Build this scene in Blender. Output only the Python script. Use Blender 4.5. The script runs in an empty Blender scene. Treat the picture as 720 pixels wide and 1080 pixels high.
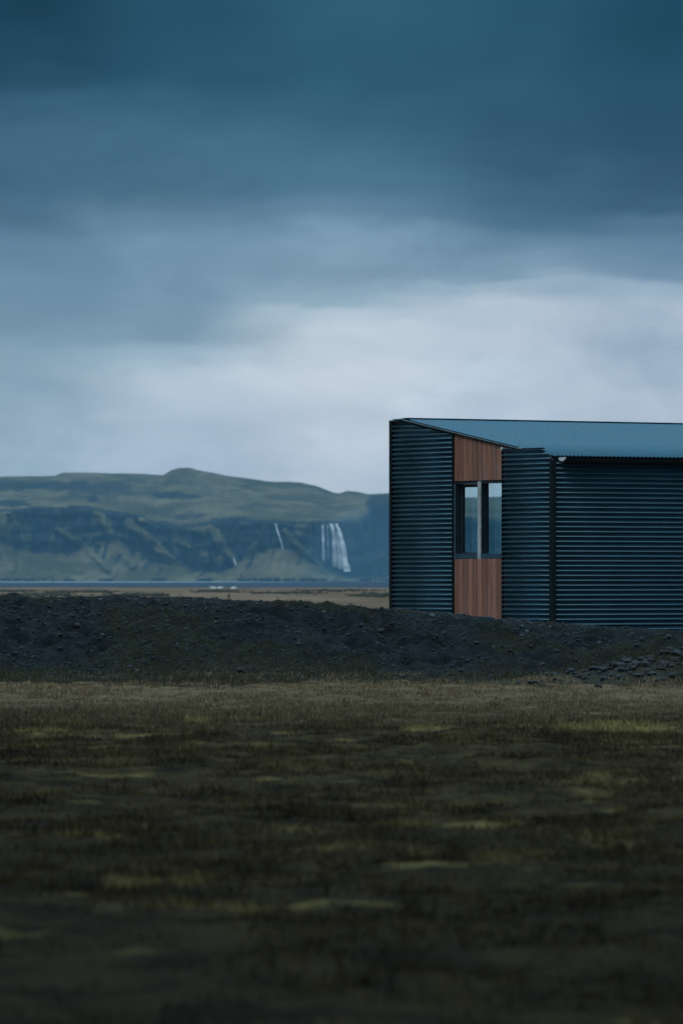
import bpy, bmesh, math, random
import numpy as np
from mathutils import Vector

# ------------------------------------------------------------------ basics
SC = bpy.context.scene
COL = SC.collection
F = 5600.0            # focal length in photo pixels (720 wide)
EYE = 1.3             # eye height, m
HOR = 612.0           # photo row of the horizon
rad = math.radians

def lin(r, g, b, k=1.0):
    def f(c):
        c /= 255.0
        return c / 12.92 if c <= 0.04045 else ((c + 0.055) / 1.055) ** 2.4
    return (f(r) * k, f(g) * k, f(b) * k, 1.0)

def ZP(py, Y):        # height of something seen on row py at distance Y
    return EYE + (HOR - py) / F * Y

# ------------------------------------------------------------------ camera
cam = bpy.data.cameras.new('camera')
camo = bpy.data.objects.new('camera', cam)
COL.objects.link(camo)
SC.camera = camo
camo.location = (0, 0, EYE)
camo.rotation_euler = (math.pi / 2, 0, 0)
cam.sensor_fit = 'HORIZONTAL'
cam.sensor_width = 24.0
cam.lens = 24.0 * F / 720.0
cam.shift_y = (HOR - 540.0) / 720.0
cam.clip_start = 0.5
cam.clip_end = 40000
cam.dof.use_dof = True
cam.dof.focus_distance = 83.0
cam.dof.aperture_fstop = 5.0

# ------------------------------------------------------------------ sky and light
SC.view_settings.view_transform = 'Standard'
SC.view_settings.look = 'None'
SC.view_settings.gamma = 1.0
SC.view_settings.use_curve_mapping = False
SC.view_settings.exposure = -1.0
SUN_EL, SUN_AZ = rad(48), rad(215)       # azimuth clockwise from +Y: behind the camera, to its left
AIR_D = 6.5e-5
AIR_S = (0.060, 0.200, 0.345)              # light scattered by the air in front of the clouds
BG = 0.1                                  # world Background strength
K = 2.0 / BG                              # display value -> sky colour (exposure -1, strength 0.1)

world = bpy.data.worlds.new('World')
SC.world = world
world.use_nodes = True
nt = world.node_tree
nt.nodes.clear()
class G:
    """tiny node helper"""
    def __init__(s, nt): s.nt = nt
    def new(s, t, **kw):
        n = s.nt.nodes.new(t)
        for k, v in kw.items(): setattr(n, k, v)
        return n
    def _put(s, sock, v):
        if isinstance(v, bpy.types.NodeSocket): s.nt.links.new(v, sock)
        else: sock.default_value = v
    def math(s, op, a, b=0.0, c=0.0, clamp=False):
        n = s.new('ShaderNodeMath', operation=op, use_clamp=clamp)
        s._put(n.inputs[0], a); s._put(n.inputs[1], b); s._put(n.inputs[2], c)
        return n.outputs[0]
    def smooth(s, v, lo, hi, a=0.0, b=1.0):
        n = s.new('ShaderNodeMapRange', interpolation_type='SMOOTHSTEP')
        for i, q in enumerate((v, lo, hi, a, b)): s._put(n.inputs[i], q)
        return n.outputs[0]
    def mix(s, f, a, b, blend='MIX'):
        n = s.new('ShaderNodeMix', data_type='RGBA', blend_type=blend)
        s._put(n.inputs[0], f); s._put(n.inputs[6], a); s._put(n.inputs[7], b)
        return n.outputs[2]
    def noise(s, vec, scale, detail=4, rough=0.55, dist=0.0):
        n = s.new('ShaderNodeTexNoise')
        if vec is not None: s.nt.links.new(vec, n.inputs['Vector'])
        n.inputs['Scale'].default_value = scale
        n.inputs['Detail'].default_value = detail
        n.inputs['Roughness'].default_value = rough
        n.inputs['Distortion'].default_value = dist
        return n.outputs['Fac']
    def vscale(s, vec, sc, loc=(0, 0, 0)):
        n = s.new('ShaderNodeMapping')
        s.nt.links.new(vec, n.inputs['Vector'])
        n.inputs['Scale'].default_value = sc
        n.inputs['Location'].default_value = loc
        return n.outputs[0]

g = G(nt)
tc = g.new('ShaderNodeTexCoord')
sep = g.new('ShaderNodeSeparateXYZ')
nt.links.new(tc.outputs['Generated'], sep.inputs[0])
dx, dy, dz = sep.outputs
az = g.math('ARCTAN2', dx, dy)
el = g.math('ARCSINE', dz)
X = g.math('ADD', g.math('MULTIPLY', az, F / 720.0), 0.5)     # about 0..1 across the view
X = g.math('MINIMUM', g.math('MAXIMUM', X, -0.6), 1.6)
P = g.math('MULTIPLY', el, -F / 612.0)                          # -1 at the top of the view, 0 at the horizon
P = g.math('ADD', P, 1.0)                                       # 0 top, 1 horizon
def PY(v): return v / 612.0
d3 = tc.outputs['Generated']
nA = g.noise(g.vscale(d3, (1, 1, 4.0)), 15, 6, 0.55)
nB = g.noise(g.vscale(d3, (1, 1, 2.8), (3, 1, 2)), 36, 7, 0.58, 0.3)
nD = g.noise(g.vscale(d3, (1, 1, 1.7), (8, 3, 6)), 38, 7, 0.6, 0.6)
nC = g.noise(g.vscale(d3, (1, 1, 4.5), (7, 2, 5)), 26, 4, 0.5)
wA = g.math('MULTIPLY', g.math('SUBTRACT', nA, 0.5), 0.16)
wB = g.math('MULTIPLY', g.math('SUBTRACT', nB, 0.5), 0.20)
# overcast seen in the view: five upright profiles of the cloud deck, blended across and broken up by noise
DECK = {
 0.03: [(-40, 20, 58, 79), (10, 22, 63, 84), (60, 31, 71, 94), (84, 36, 77, 100), (112, 54, 94, 119), (150, 68, 107, 132), (190, 64, 103, 129), (225, 75, 112, 137), (262, 98, 134, 159), (300, 112, 147, 172), (345, 116, 148, 170), (390, 130, 159, 180), (440, 142, 168, 188), (500, 150, 176, 196), (612, 152, 177, 197)],
 0.27: [(-40, 34, 76, 100), (10, 37, 80, 104), (80, 42, 86, 111), (112, 52, 94, 119), (160, 66, 106, 131), (200, 72, 111, 136), (235, 98, 134, 158), (265, 112, 146, 170), (310, 118, 150, 174), (352, 124, 154, 175), (372, 150, 176, 196), (395, 172, 192, 208), (440, 168, 189, 208), (490, 163, 184, 206), (612, 164, 185, 206)],
 0.50: [(-40, 40, 85, 110), (20, 44, 90, 115), (80, 45, 90, 115), (120, 53, 96, 121), (190, 74, 114, 140), (222, 92, 128, 153), (250, 118, 151, 176), (285, 126, 156, 178), (316, 142, 170, 189), (330, 170, 190, 206), (352, 189, 204, 216), (402, 197, 209, 221), (440, 190, 204, 218), (490, 180, 197, 213), (612, 178, 196, 212)],
 0.75: [(-40, 36, 80, 105), (20, 40, 85, 110), (110, 46, 87, 112), (160, 52, 91, 116), (200, 65, 104, 130), (228, 72, 110, 136), (255, 97, 132, 157), (285, 122, 153, 176), (300, 150, 174, 194), (322, 176, 193, 208), (360, 188, 203, 217), (400, 180, 198, 214), (450, 176, 195, 212), (612, 174, 193, 211)],
 0.97: [(-40, 24, 66, 89), (20, 28, 72, 95), (100, 38, 79, 104), (150, 44, 82, 107), (190, 52, 89, 115), (215, 60, 97, 123), (235, 80, 116, 142), (262, 97, 132, 158), (288, 112, 143, 167), (302, 142, 167, 188), (330, 162, 182, 201), (380, 155, 176, 197), (420, 166, 185, 203), (450, 168, 187, 205), (612, 166, 186, 204)],
}
AIR_T, AIR_C = 0.0, None
wx = g.math('MULTIPLY', g.math('SUBTRACT', g.noise(g.vscale(d3, (1, 1, 2.2), (1, 4, 2)), 11, 4, 0.5), 0.5), 0.42)
wy = g.math('ADD', g.math('MULTIPLY', g.math('SUBTRACT', nA, 0.5), 0.055), g.math('MULTIPLY', g.math('SUBTRACT', nB, 0.5), 0.075))
Xw = g.math('ADD', X, wx)
Pw = g.math('MULTIPLY', g.math('ADD', g.math('ADD', P, wy), PY(40)), 1.0 / (PY(652)))
col = None; prev = None
for xk, stops in DECK.items():
    rp = g.new('ShaderNodeValToRGB')
    rp.color_ramp.interpolation = 'EASE'
    e = rp.color_ramp.elements
    for n_, (py_, r_, g_, b_) in enumerate(stops):
        if n_ < 2: q = e[n_]; q.position = (py_ + 40) / 652.0
        else: q = e.new((py_ + 40) / 652.0)
        # the air in front darkens and blues the deck a little; these are the clouds before that
        T_ = math.exp(-AIR_D * min(9300.0, 189.0 / max(0.001, (612 - py_) / F)))
        lc = lin(r_, g_, b_)
        q.color = tuple(max(0.002, (lc[i_] - AIR_S[i_] * (1 - T_)) / T_) * K / 10 * 1.02 for i_ in range(3)) + (1.0,)
    nt.links.new(Pw, rp.inputs[0])
    col = rp.outputs[0] if col is None else g.mix(g.math('MULTIPLY', g.smooth(Xw, prev, xk), 1.0), col, rp.outputs[0])
    prev = xk
# soft mottling inside the decks
col = g.mix(1.0, col, g.mix(g.smooth(nC, 0.35, 0.68), (10.4, 10.4, 10.3, 1), (9.3, 9.45, 9.6, 1)), 'MULTIPLY')
col = g.mix(1.0, col, g.mix(g.smooth(nD, 0.36, 0.66), (0.93, 0.94, 0.95, 1), (1.085, 1.07, 1.06, 1)), 'MULTIPLY')
# the rest of the overcast dome: bright overhead, duller low down behind and beside the camera
nH = g.noise(g.vscale(d3, (1, 1, 2)), 3.0, 5, 0.55)
side = g.smooth(g.math('ABSOLUTE', az), 0.15, 0.9)
c_lo = g.mix(g.smooth(nH, 0.35, 0.68), lin(46, 74, 92, K), lin(84, 114, 134, K))
col = g.mix(side, col, c_lo)
c_hi = g.mix(g.smooth(nH, 0.35, 0.68), lin(150, 184, 202, K * 1.75), lin(188, 212, 226, K * 1.75))
col = g.mix(g.smooth(el, 0.17, 0.80), col, c_hi)
sky = g.new('ShaderNodeTexSky', sky_type='NISHITA')
sky.sun_disc = False
sky.sun_elevation = SUN_EL
sky.sun_rotation = SUN_AZ
sky.altitude = 20
col = g.mix(0.985, sky.outputs[0], col)
bg = g.new('ShaderNodeBackground')
nt.links.new(col, bg.inputs['Color'])
bg.inputs['Strength'].default_value = BG
wo = g.new('ShaderNodeOutputWorld')
nt.links.new(bg.outputs[0], wo.inputs['Surface'])

sun = bpy.data.lights.new('sun', 'SUN')
sun.energy = 0.9
sun.angle = rad(25)
sun.color = (1.0, 0.97, 0.92)
suno = bpy.data.objects.new('sun', sun)
COL.objects.link(suno)
sd = Vector((math.sin(SUN_AZ) * math.cos(SUN_EL), math.cos(SUN_AZ) * math.cos(SUN_EL), math.sin(SUN_EL)))
suno.rotation_euler = sd.to_track_quat('Z', 'Y').to_euler()
suno.location = (-40, -40, 80)

SC.render.engine = 'CYCLES'
SC.cycles.use_denoising = True
SC.cycles.max_bounces = 8
SC.cycles.transparent_max_bounces = 12
SC.cycles.volume_bounces = 0
SC.cycles.caustics_reflective = False
SC.cycles.caustics_refractive = False

# ------------------------------------------------------------------ object helpers
def tag(o, label=None, cat=None, group=None, kind=None):
    if label: o['label'] = label
    if cat: o['category'] = cat
    if group: o['group'] = group
    if kind: o['kind'] = kind
    return o

def empty(name, loc=(0, 0, 0), rz=0.0, parent=None):
    o = bpy.data.objects.new(name, None)
    o.empty_display_size = 0.3
    COL.objects.link(o)
    o.location = loc
    o.rotation_euler = (0, 0, rz)
    if parent: o.parent = parent
    return o

def meshobj(name, verts, faces, mat, parent=None, smooth=False):
    me = bpy.data.meshes.new(name)
    me.from_pydata([tuple(map(float, v)) for v in verts], [], faces)
    me.update()
    if smooth:
        me.polygons.foreach_set('use_smooth', [True] * len(me.polygons))
    o = bpy.data.objects.new(name, me)
    COL.objects.link(o)
    if mat: me.materials.append(mat)
    if parent: o.parent = parent
    return o

def npmesh(name, co, faces, mat, smooth=True, attr=None, parent=None):
    """co (N,3), faces (M,k) with k constant; attr: dict name -> (N,) floats or (N,3) colours"""
    me = bpy.data.meshes.new(name)
    M, k = faces.shape
    me.vertices.add(len(co)); me.vertices.foreach_set('co', np.asarray(co, np.float32).ravel())
    me.loops.add(M * k); me.loops.foreach_set('vertex_index', faces.astype(np.int32).ravel())
    me.polygons.add(M)
    me.polygons.foreach_set('loop_start', np.arange(0, M * k, k, dtype=np.int32))
    me.polygons.foreach_set('loop_total', np.full(M, k, np.int32))
    me.update(calc_edges=True)
    me.polygons.foreach_set('use_smooth', np.full(M, smooth, bool))
    for n, a in (attr or {}).items():
        a = np.asarray(a, np.float32)
        if a.ndim == 1:
            at = me.attributes.new(n, 'FLOAT', 'POINT'); at.data.foreach_set('value', a)
        else:
            at = me.attributes.new(n, 'FLOAT_COLOR', 'POINT')
            at.data.foreach_set('color', np.hstack([a, np.ones((len(a), 1), np.float32)]).ravel())
    me.validate()
    o = bpy.data.objects.new(name, me)
    COL.objects.link(o)
    me.materials.append(mat)
    if parent: o.parent = parent
    return o

def grid_faces(nr, nc):
    r, c = np.meshgrid(np.arange(nr - 1), np.arange(nc - 1), indexing='ij')
    a = (r * nc + c).ravel()
    return np.stack([a, a + 1, a + nc + 1, a + nc], 1)

class MB:
    """collects boxes and prisms into one mesh"""
    def __init__(s): s.v, s.f = [], []
    def add(s, v, f):
        n = len(s.v); s.v += list(v); s.f += [tuple(i + n for i in q) for q in f]
    def box(s, x0, x1, y0, y1, z0, z1):
        s.add([(x0, y0, z0), (x1, y0, z0), (x1, y1, z0), (x0, y1, z0), (x0, y0, z1), (x1, y0, z1), (x1, y1, z1), (x0, y1, z1)],
              [(0, 3, 2, 1), (4, 5, 6, 7), (0, 1, 5, 4), (1, 2, 6, 5), (2, 3, 7, 6), (3, 0, 4, 7)])
    def prism_x(s, poly, x0, x1):       # poly of (y,z), extruded in x
        n = len(poly)
        s.add([(x0, y, z) for y, z in poly] + [(x1, y, z) for y, z in poly],
              [tuple(range(n))[::-1], tuple(range(n, 2 * n))] + [(i, (i + 1) % n, n + (i + 1) % n, n + i) for i in range(n)])
    def build(s, name, mat, parent=None, bevel=0.0, smooth=False):
        o = meshobj(name, s.v, s.f, mat, parent, smooth)
        bm = bmesh.new(); bm.from_mesh(o.data)
        bmesh.ops.recalc_face_normals(bm, faces=bm.faces[:])
        bm.to_mesh(o.data); bm.free()
        if bevel:
            m = o.modifiers.new('bevel', 'BEVEL'); m.width = bevel; m.segments = 2; m.limit_method = 'ANGLE'
        return o

# ------------------------------------------------------------------ numpy noise
def _hash(ix, iy, seed):
    n = (ix.astype(np.int64) * 374761393 + iy.astype(np.int64) * 668265263 + seed * 974634777) & 0xffffffff
    n = ((n ^ (n >> 13)) * 1274126177) & 0xffffffff
    n = ((n ^ (n >> 16)) * 2246822519) & 0xffffffff
    return ((n ^ (n >> 15)) & 0xffffff) / float(0xffffff)
def vnoise(x, y, seed=0):
    x, y = np.broadcast_arrays(np.asarray(x, float), np.asarray(y, float))
    ix, iy = np.floor(x), np.floor(y)
    fx, fy = x - ix, y - iy
    ux, uy = fx * fx * fx * (fx * (fx * 6 - 15) + 10), fy * fy * fy * (fy * (fy * 6 - 15) + 10)
    a, b = _hash(ix, iy, seed), _hash(ix + 1, iy, seed)
    c, d = _hash(ix, iy + 1, seed), _hash(ix + 1, iy + 1, seed)
    return (a + (b - a) * ux) * (1 - uy) + (c + (d - c) * ux) * uy
def fbm(x, y, octv=4, seed=0, gain=0.5):
    t, amp, tot = 0, 1.0, 0
    cs, sn = math.cos(0.6), math.sin(0.6)
    for k in range(octv):
        t = t + amp * vnoise(x, y, seed + k * 17); tot += amp
        x, y = (x * cs - y * sn) * 2.03 + 5.2, (x * sn + y * cs) * 2.03 + 1.3
        amp *= gain
    return t / tot            # 0..1
def sstep(v, a, b):
    t = np.clip((v - a) / (b - a), 0, 1); return t * t * (3 - 2 * t)

# ------------------------------------------------------------------ materials
def mat(name):
    m = bpy.data.materials.new(name); m.use_nodes = True
    t = m.node_tree; t.nodes.clear()
    gg = G(t)
    out = gg.new('ShaderNodeOutputMaterial')
    b = gg.new('ShaderNodeBsdfPrincipled')
    t.links.new(b.outputs[0], out.inputs['Surface'])
    return m, gg, b, out
def rgba(r, g_, b): return (r, g_, b, 1.0)

def bump(gg, b, h, strength, dist):
    n = gg.new('ShaderNodeBump')
    n.inputs['Strength'].default_value = strength
    n.inputs['Distance'].default_value = dist
    gg._put(n.inputs['Height'], h)
    gg.nt.links.new(n.outputs[0], b.inputs['Normal'])

# heath: colours of the near field, shared by soil and blades; follows the plants, plus a painted vignette
MOSS = [(648, 768, 72, 6.5, 1.0), (452, 773, 30, 4, .9), (38, 775, 36, 4, .9), (205, 760, 18, 3, .6), (165, 932, 62, 6, .6), (312, 880, 42, 5, .45),
        (540, 908, 50, 9, .4), (250, 962, 70, 5, .35), (640, 890, 60, 4, .35), (20, 996, 40, 7, .45)]
def heath_colour(gg, bright=1.0):
    pos = gg.new('ShaderNodeNewGeometry').outputs['Position']
    sp = gg.new('ShaderNodeSeparateXYZ'); gg.nt.links.new(pos, sp.inputs[0])
    Y = sp.outputs[1]
    flat = gg.vscale(pos, (1, 1, 0))
    n1 = gg.noise(gg.vscale(flat, (0.8, 0.8, 0)), 1.9, 6, 0.65)
    n2 = gg.noise(gg.vscale(flat, (0.7, 1.0, 0), (31, 7, 0)), 1.35, 6, 0.62, 0.4)
    n3 = gg.noise(gg.vscale(flat, (1.0, 0.7, 0), (11, 57, 0)), 4.5, 6, 0.7)
    n4 = gg.noise(gg.vscale(flat, (1.0, 0.3, 0), (51, 17, 0)), 0.16, 2, 0.5)
    k = bright
    heather = rgba(0.0125 * k, 0.0098 * k, 0.0062 * k)
    olive = rgba(0.052 * k, 0.041 * k, 0.018 * k)
    straw = rgba(0.21 * k, 0.158 * k, 0.100 * k)
    moss = rgba(0.175 * k, 0.146 * k, 0.055 * k)
    c = gg.mix(gg.smooth(n1, 0.36, 0.60), heather, olive)
    # the drier grass grows towards the foot of the gravel bank; a vignette is painted in as darker colour towards the camera
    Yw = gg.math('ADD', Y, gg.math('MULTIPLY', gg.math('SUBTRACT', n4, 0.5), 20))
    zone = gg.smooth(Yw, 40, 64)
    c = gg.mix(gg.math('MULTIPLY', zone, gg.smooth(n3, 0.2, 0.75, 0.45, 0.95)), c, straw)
    vignette_fade = gg.smooth(Yw, 17, 40)
    c = gg.mix(vignette_fade, gg.mix(0.60, c, rgba(0.007 * k, 0.0055 * k, 0.0038 * k)), c)
    m = gg.smooth(n2, 0.56, 0.70)
    # the larger cushions of yellow moss
    for (cx_, cy_, hw, hh, st_) in MOSS:
        Yc = EYE * F / (cy_ - HOR); Xc = (cx_ - 360) / F * Yc
        rx_ = hw / F * Yc; ry_ = hh * Yc * Yc / (F * EYE)
        v = gg.new('ShaderNodeVectorMath', operation='LENGTH')
        gg.nt.links.new(gg.vscale(flat, (1 / rx_, 1 / ry_, 0), (-Xc / rx_, -Yc / ry_, 0)), v.inputs[0])
        dd = gg.math('ADD', v.outputs['Value'], gg.math('MULTIPLY', gg.math('SUBTRACT', n3, 0.5), 1.6))
        m = gg.math('MAXIMUM', m, gg.smooth(dd, 0.65, 1.15, st_, 0.0))
    c = gg.mix(gg.math('MULTIPLY', m, gg.smooth(Yw, 18, 40, 0.50, 0.8)), c, moss)
    c = gg.mix(gg.smooth(n3, 0.45, 0.68, 0.0, 0.75), c, heather)
    return c, Y, flat, n3

m_ground, gg, b, out = mat('ground')
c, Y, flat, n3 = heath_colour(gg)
# beyond the bank: pale dry field, then a flat of dark wet sand, then the ground under the hills
nf = gg.noise(gg.vscale(flat, (1, 0.25, 0)), 0.02, 5, 0.65)
nf2 = gg.noise(gg.vscale(flat, (1, 0.12, 0), (9, 3, 0)), 0.06, 4, 0.6)
dry = gg.mix(gg.smooth(nf2, 0.35, 0.62), rgba(0.125, 0.085, 0.056), rgba(0.23, 0.165, 0.115))
dry = gg.mix(gg.smooth(nf2, 0.60, 0.72), dry, rgba(0.06, 0.065, 0.05))
c = gg.mix(gg.smooth(Y, 84, 110), c, dry)
Yw = gg.math('ADD', Y, gg.math('MULTIPLY', gg.math('SUBTRACT', nf, 0.5), 260))
c = gg.mix(gg.smooth(Yw, 900, 960), c, rgba(0.055, 0.085, 0.12))
gg.nt.links.new(c, b.inputs['Base Color'])
b.inputs['Roughness'].default_value = 0.95
b.inputs['Specular IOR Level'].default_value = 0.04
bump(gg, b, n3, 0.5, 0.05)

def blade_mat(name, kb):
    m, gg, b, out = mat(name)
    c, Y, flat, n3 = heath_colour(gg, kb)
    at = gg.new('ShaderNodeAttribute', attribute_name='tint')
    c = gg.mix(1.0, c, at.outputs['Color'], 'MULTIPLY')
    gg.nt.links.new(c, b.inputs['Base Color'])
    b.inputs['Roughness'].default_value = 0.9
    b.inputs['Specular IOR Level'].default_value = 0.05
    return m
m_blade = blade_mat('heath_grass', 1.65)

def attr_mat(name, rough=0.85, spec=0.3, nscale=30, var=0.35, bumpd=0.0):
    m, gg, b, out = mat(name)
    at = gg.new('ShaderNodeAttribute', attribute_name='tint')
    pos = gg.new('ShaderNodeNewGeometry').outputs['Position']
    n = gg.noise(pos, nscale, 4, 0.6)
    c = gg.mix(gg.smooth(n, 0.3, 0.7, 0.0, var), at.outputs['Color'], rgba(0.01, 0.012, 0.014))
    gg.nt.links.new(c, b.inputs['Base Color'])
    b.inputs['Roughness'].default_value = rough
    b.inputs['Specular IOR Level'].default_value = spec
    if bumpd: bump(gg, b, n, 0.8, bumpd)
    return m
m_stone = attr_mat('basalt_stone', 0.65, 0.35, 22, 0.35)
m_bank = attr_mat('bank_gravel', 0.9, 0.1, 8, 0.9, 0.12)
m_plant = attr_mat('bank_plant', 0.9, 0.08, 9, 0.2)
m_hill = None

m_hill, gg, b, out = mat('hillside')
at = gg.new('ShaderNodeAttribute', attribute_name='rock').outputs['Fac']  # dark tone share: cliff rock, painted relief streaks, hand-placed patches
pos = gg.new('ShaderNodeNewGeometry').outputs['Position']
n1 = gg.noise(gg.vscale(pos, (1, 0.5, 2.2)), 0.014, 7, 0.66)
n2 = gg.noise(gg.vscale(pos, (1, 1, 3.0)), 0.05, 5, 0.65)
n5 = gg.noise(gg.vscale(pos, (1, 1, 0.35), (40, 0, 0)), 0.09, 5, 0.7)
grass = gg.mix(gg.smooth(n1, 0.35, 0.65), rgba(0.092, 0.088, 0.040), rgba(0.235, 0.195, 0.120))
grass = gg.mix(gg.smooth(n2, 0.48, 0.68, 0, 0.6), grass, rgba(0.05, 0.05, 0.034))
rock = gg.mix(gg.smooth(n5, 0.35, 0.66), rgba(0.010, 0.018, 0.026), rgba(0.045, 0.055, 0.06))
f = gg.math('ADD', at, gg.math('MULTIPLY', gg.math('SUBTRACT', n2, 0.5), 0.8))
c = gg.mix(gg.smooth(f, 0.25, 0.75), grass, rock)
gg.nt.links.new(c, b.inputs['Base Color'])
b.inputs['Roughness'].default_value = 1.0
b.inputs['Specular IOR Level'].default_value = 0.05

m_river, gg, b, out = mat('river_water')
b.inputs['Base Color'].default_value = rgba(0.42, 0.52, 0.58)
b.inputs['Roughness'].default_value = 0.35
b.inputs['Specular IOR Level'].default_value = 0.5

m_fall, gg, b, out = mat('falling_water')
uv = gg.new('ShaderNodeAttribute', attribute_name='flow')
ac = gg.new('ShaderNodeAttribute', attribute_name='cross')
cmb = gg.new('ShaderNodeCombineXYZ')
gg.nt.links.new(gg.math('MULTIPLY', ac.outputs['Fac'], 3.0), cmb.inputs[0])
gg.nt.links.new(gg.math('MULTIPLY', uv.outputs['Fac'], 2.2), cmb.inputs[1])
n = gg.noise(cmb.outputs[0], 2.0, 4, 0.6)
op = gg.new('ShaderNodeAttribute', attribute_name='body').outputs['Fac']
al = gg.math('MULTIPLY', op, gg.smooth(n, 0.10, 0.45, 0.72, 1.0))
b.inputs['Base Color'].default_value = rgba(0.95, 0.96, 0.97)
b.inputs['Roughness'].default_value = 0.9
b.inputs['Specular IOR Level'].default_value = 0.1
gg.nt.links.new(al, b.inputs['Alpha'])

def plain(name, colr, rough=0.5, spec=0.5, metal=0.0, nscale=8, var=0.25, streak=(1, 1, 1)):
    m, gg, b, out = mat(name)
    pos = gg.new('ShaderNodeTexCoord').outputs['Object']
    n = gg.noise(gg.vscale(pos, streak), nscale, 5, 0.6)
    dark = rgba(*[v * (1 - var) for v in colr]); lite = rgba(*[min(1, v * (1 + var)) for v in colr])
    gg.nt.links.new(gg.mix(gg.smooth(n, 0.3, 0.7), dark, lite), b.inputs['Base Color'])
    gg.nt.links.new(gg.smooth(n, 0.25, 0.75, max(0.05, rough - 0.08), rough + 0.1), b.inputs['Roughness'])
    b.inputs['Specular IOR Level'].default_value = spec
    b.inputs['Metallic'].default_value = metal
    return m
m_clad = plain('painted_corrugated_steel', (0.060, 0.138, 0.185), 0.37, 0.5, 0.55, 1.4, 0.10, (1, 1, 2.5))
m_roof = plain('roof_steel', (0.024, 0.130, 0.205), 0.42, 0.35, 0.0, 1.2, 0.12, (3, 0.5, 1))
m_black = plain('black_trim', (0.010, 0.012, 0.013), 0.7, 0.2)
m_trim = plain('dark_trim', (0.006, 0.010, 0.013), 0.6, 0.2)
m_white = plain('white_metal', (0.75, 0.78, 0.80), 0.5, 0.4, 0, 9, 0.05)
m_frame = plain('dark_window_frame', (0.022, 0.034, 0.042), 0.5, 0.4)
m_frame_lit = plain('lit_blue_grey_frame', (0.10, 0.19, 0.25), 0.5, 0.4)  # frame colour lightened for lit front faces; also on the batten
m_sill = plain('sill_metal', (0.03, 0.075, 0.11), 0.5, 0.4)  # bluish light on the frame's lower front, put into the colour
m_mull = plain('pale_mullion', (0.50, 0.54, 0.56), 0.6, 0.3)
m_inside = plain('interior_plaster', (0.20, 0.21, 0.21), 0.9, 0.2)
m_membrane = plain('wall_board', (0.03, 0.03, 0.032), 0.9, 0.1)
m_post = plain('weathered_wood', (0.05, 0.045, 0.04), 0.9, 0.1)
m_wool = plain('wool', (0.78, 0.77, 0.74), 1.0, 0.05, 0, 14, 0.08)

m_wood, gg, b, out = mat('cedar_boards')
obj = gg.new('ShaderNodeTexCoord').outputs['Object']
at = gg.new('ShaderNodeAttribute', attribute_name='tint')
gr = gg.noise(gg.vscale(obj, (30, 30, 1.6)), 1.6, 6, 0.65, 0.4)
st = gg.noise(gg.vscale(obj, (5, 5, 0.9), (3, 3, 1)), 1.3, 4, 0.6)
c = gg.mix(gg.smooth(gr, 0.3, 0.72, 0.0, 0.65), at.outputs['Color'], rgba(0.15, 0.062, 0.042))
c = gg.mix(gg.smooth(st, 0.50, 0.72, 0.0, 0.65), c, rgba(0.29, 0.24, 0.21))
gg.nt.links.new(c, b.inputs['Base Color'])
b.inputs['Roughness'].default_value = 0.75
b.inputs['Specular IOR Level'].default_value = 0.25
bump(gg, b, gr, 0.4, 0.004)

m_glass = bpy.data.materials.new('window_glass'); m_glass.use_nodes = True
t = m_glass.node_tree; t.nodes.clear(); gg = G(t)
out = gg.new('ShaderNodeOutputMaterial')
tr = gg.new('ShaderNodeBsdfTransparent'); tr.inputs[0].default_value = (0.90, 0.96, 0.97, 1)
gl = gg.new('ShaderNodeBsdfGlossy'); gl.inputs['Roughness'].default_value = 0.015
lw = gg.new('ShaderNodeLayerWeight'); lw.inputs['Blend'].default_value = 0.5
frv = gg.math('ADD', gg.math('MULTIPLY', gg.math('POWER', lw.outputs['Facing'], 4.0), 0.9), 0.05)
mx = gg.new('ShaderNodeMixShader')
t.links.new(frv, mx.inputs[0]); t.links.new(tr.outputs[0], mx.inputs[1]); t.links.new(gl.outputs[0], mx.inputs[2])
t.links.new(mx.outputs[0], out.inputs['Surface'])

# ------------------------------------------------------------------ ground
def hummock(x, y):
    near = 1 - sstep(y, 120, 300)
    return near * (0.05 * (fbm(x * 0.9, y * 0.55, 3, 5) - 0.5) + 0.085 * (fbm(x * 2.8, y * 2.4, 3, 9) - 0.5) + 0.05 * (fbm(x * 8, y * 7, 2, 12) - 0.5)
                   + 0.08 * (fbm(x * 0.12, y * 0.12, 2, 2) - 0.5))
def geo(a, b, n): return a * (b / a) ** (np.linspace(0, 1, n)[1:])
xs = np.arange(-8.5, 8.51, 0.11)
xs = np.concatenate([-geo(8.5, 5200, 40)[::-1], xs, geo(8.5, 5200, 40)])
ys = np.concatenate([-geo(20, 1400, 14)[::-1], np.linspace(-20, 12, 24), np.arange(12.1, 92, 0.12), geo(92, 9200, 70)])
gx, gy = np.meshgrid(xs, ys)
gz = hummock(gx, gy)
ground = npmesh('ground', np.stack([gx, gy, gz], -1).reshape(-1, 3), grid_faces(len(ys), len(xs)), m_ground)
tag(ground, kind='structure')

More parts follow.
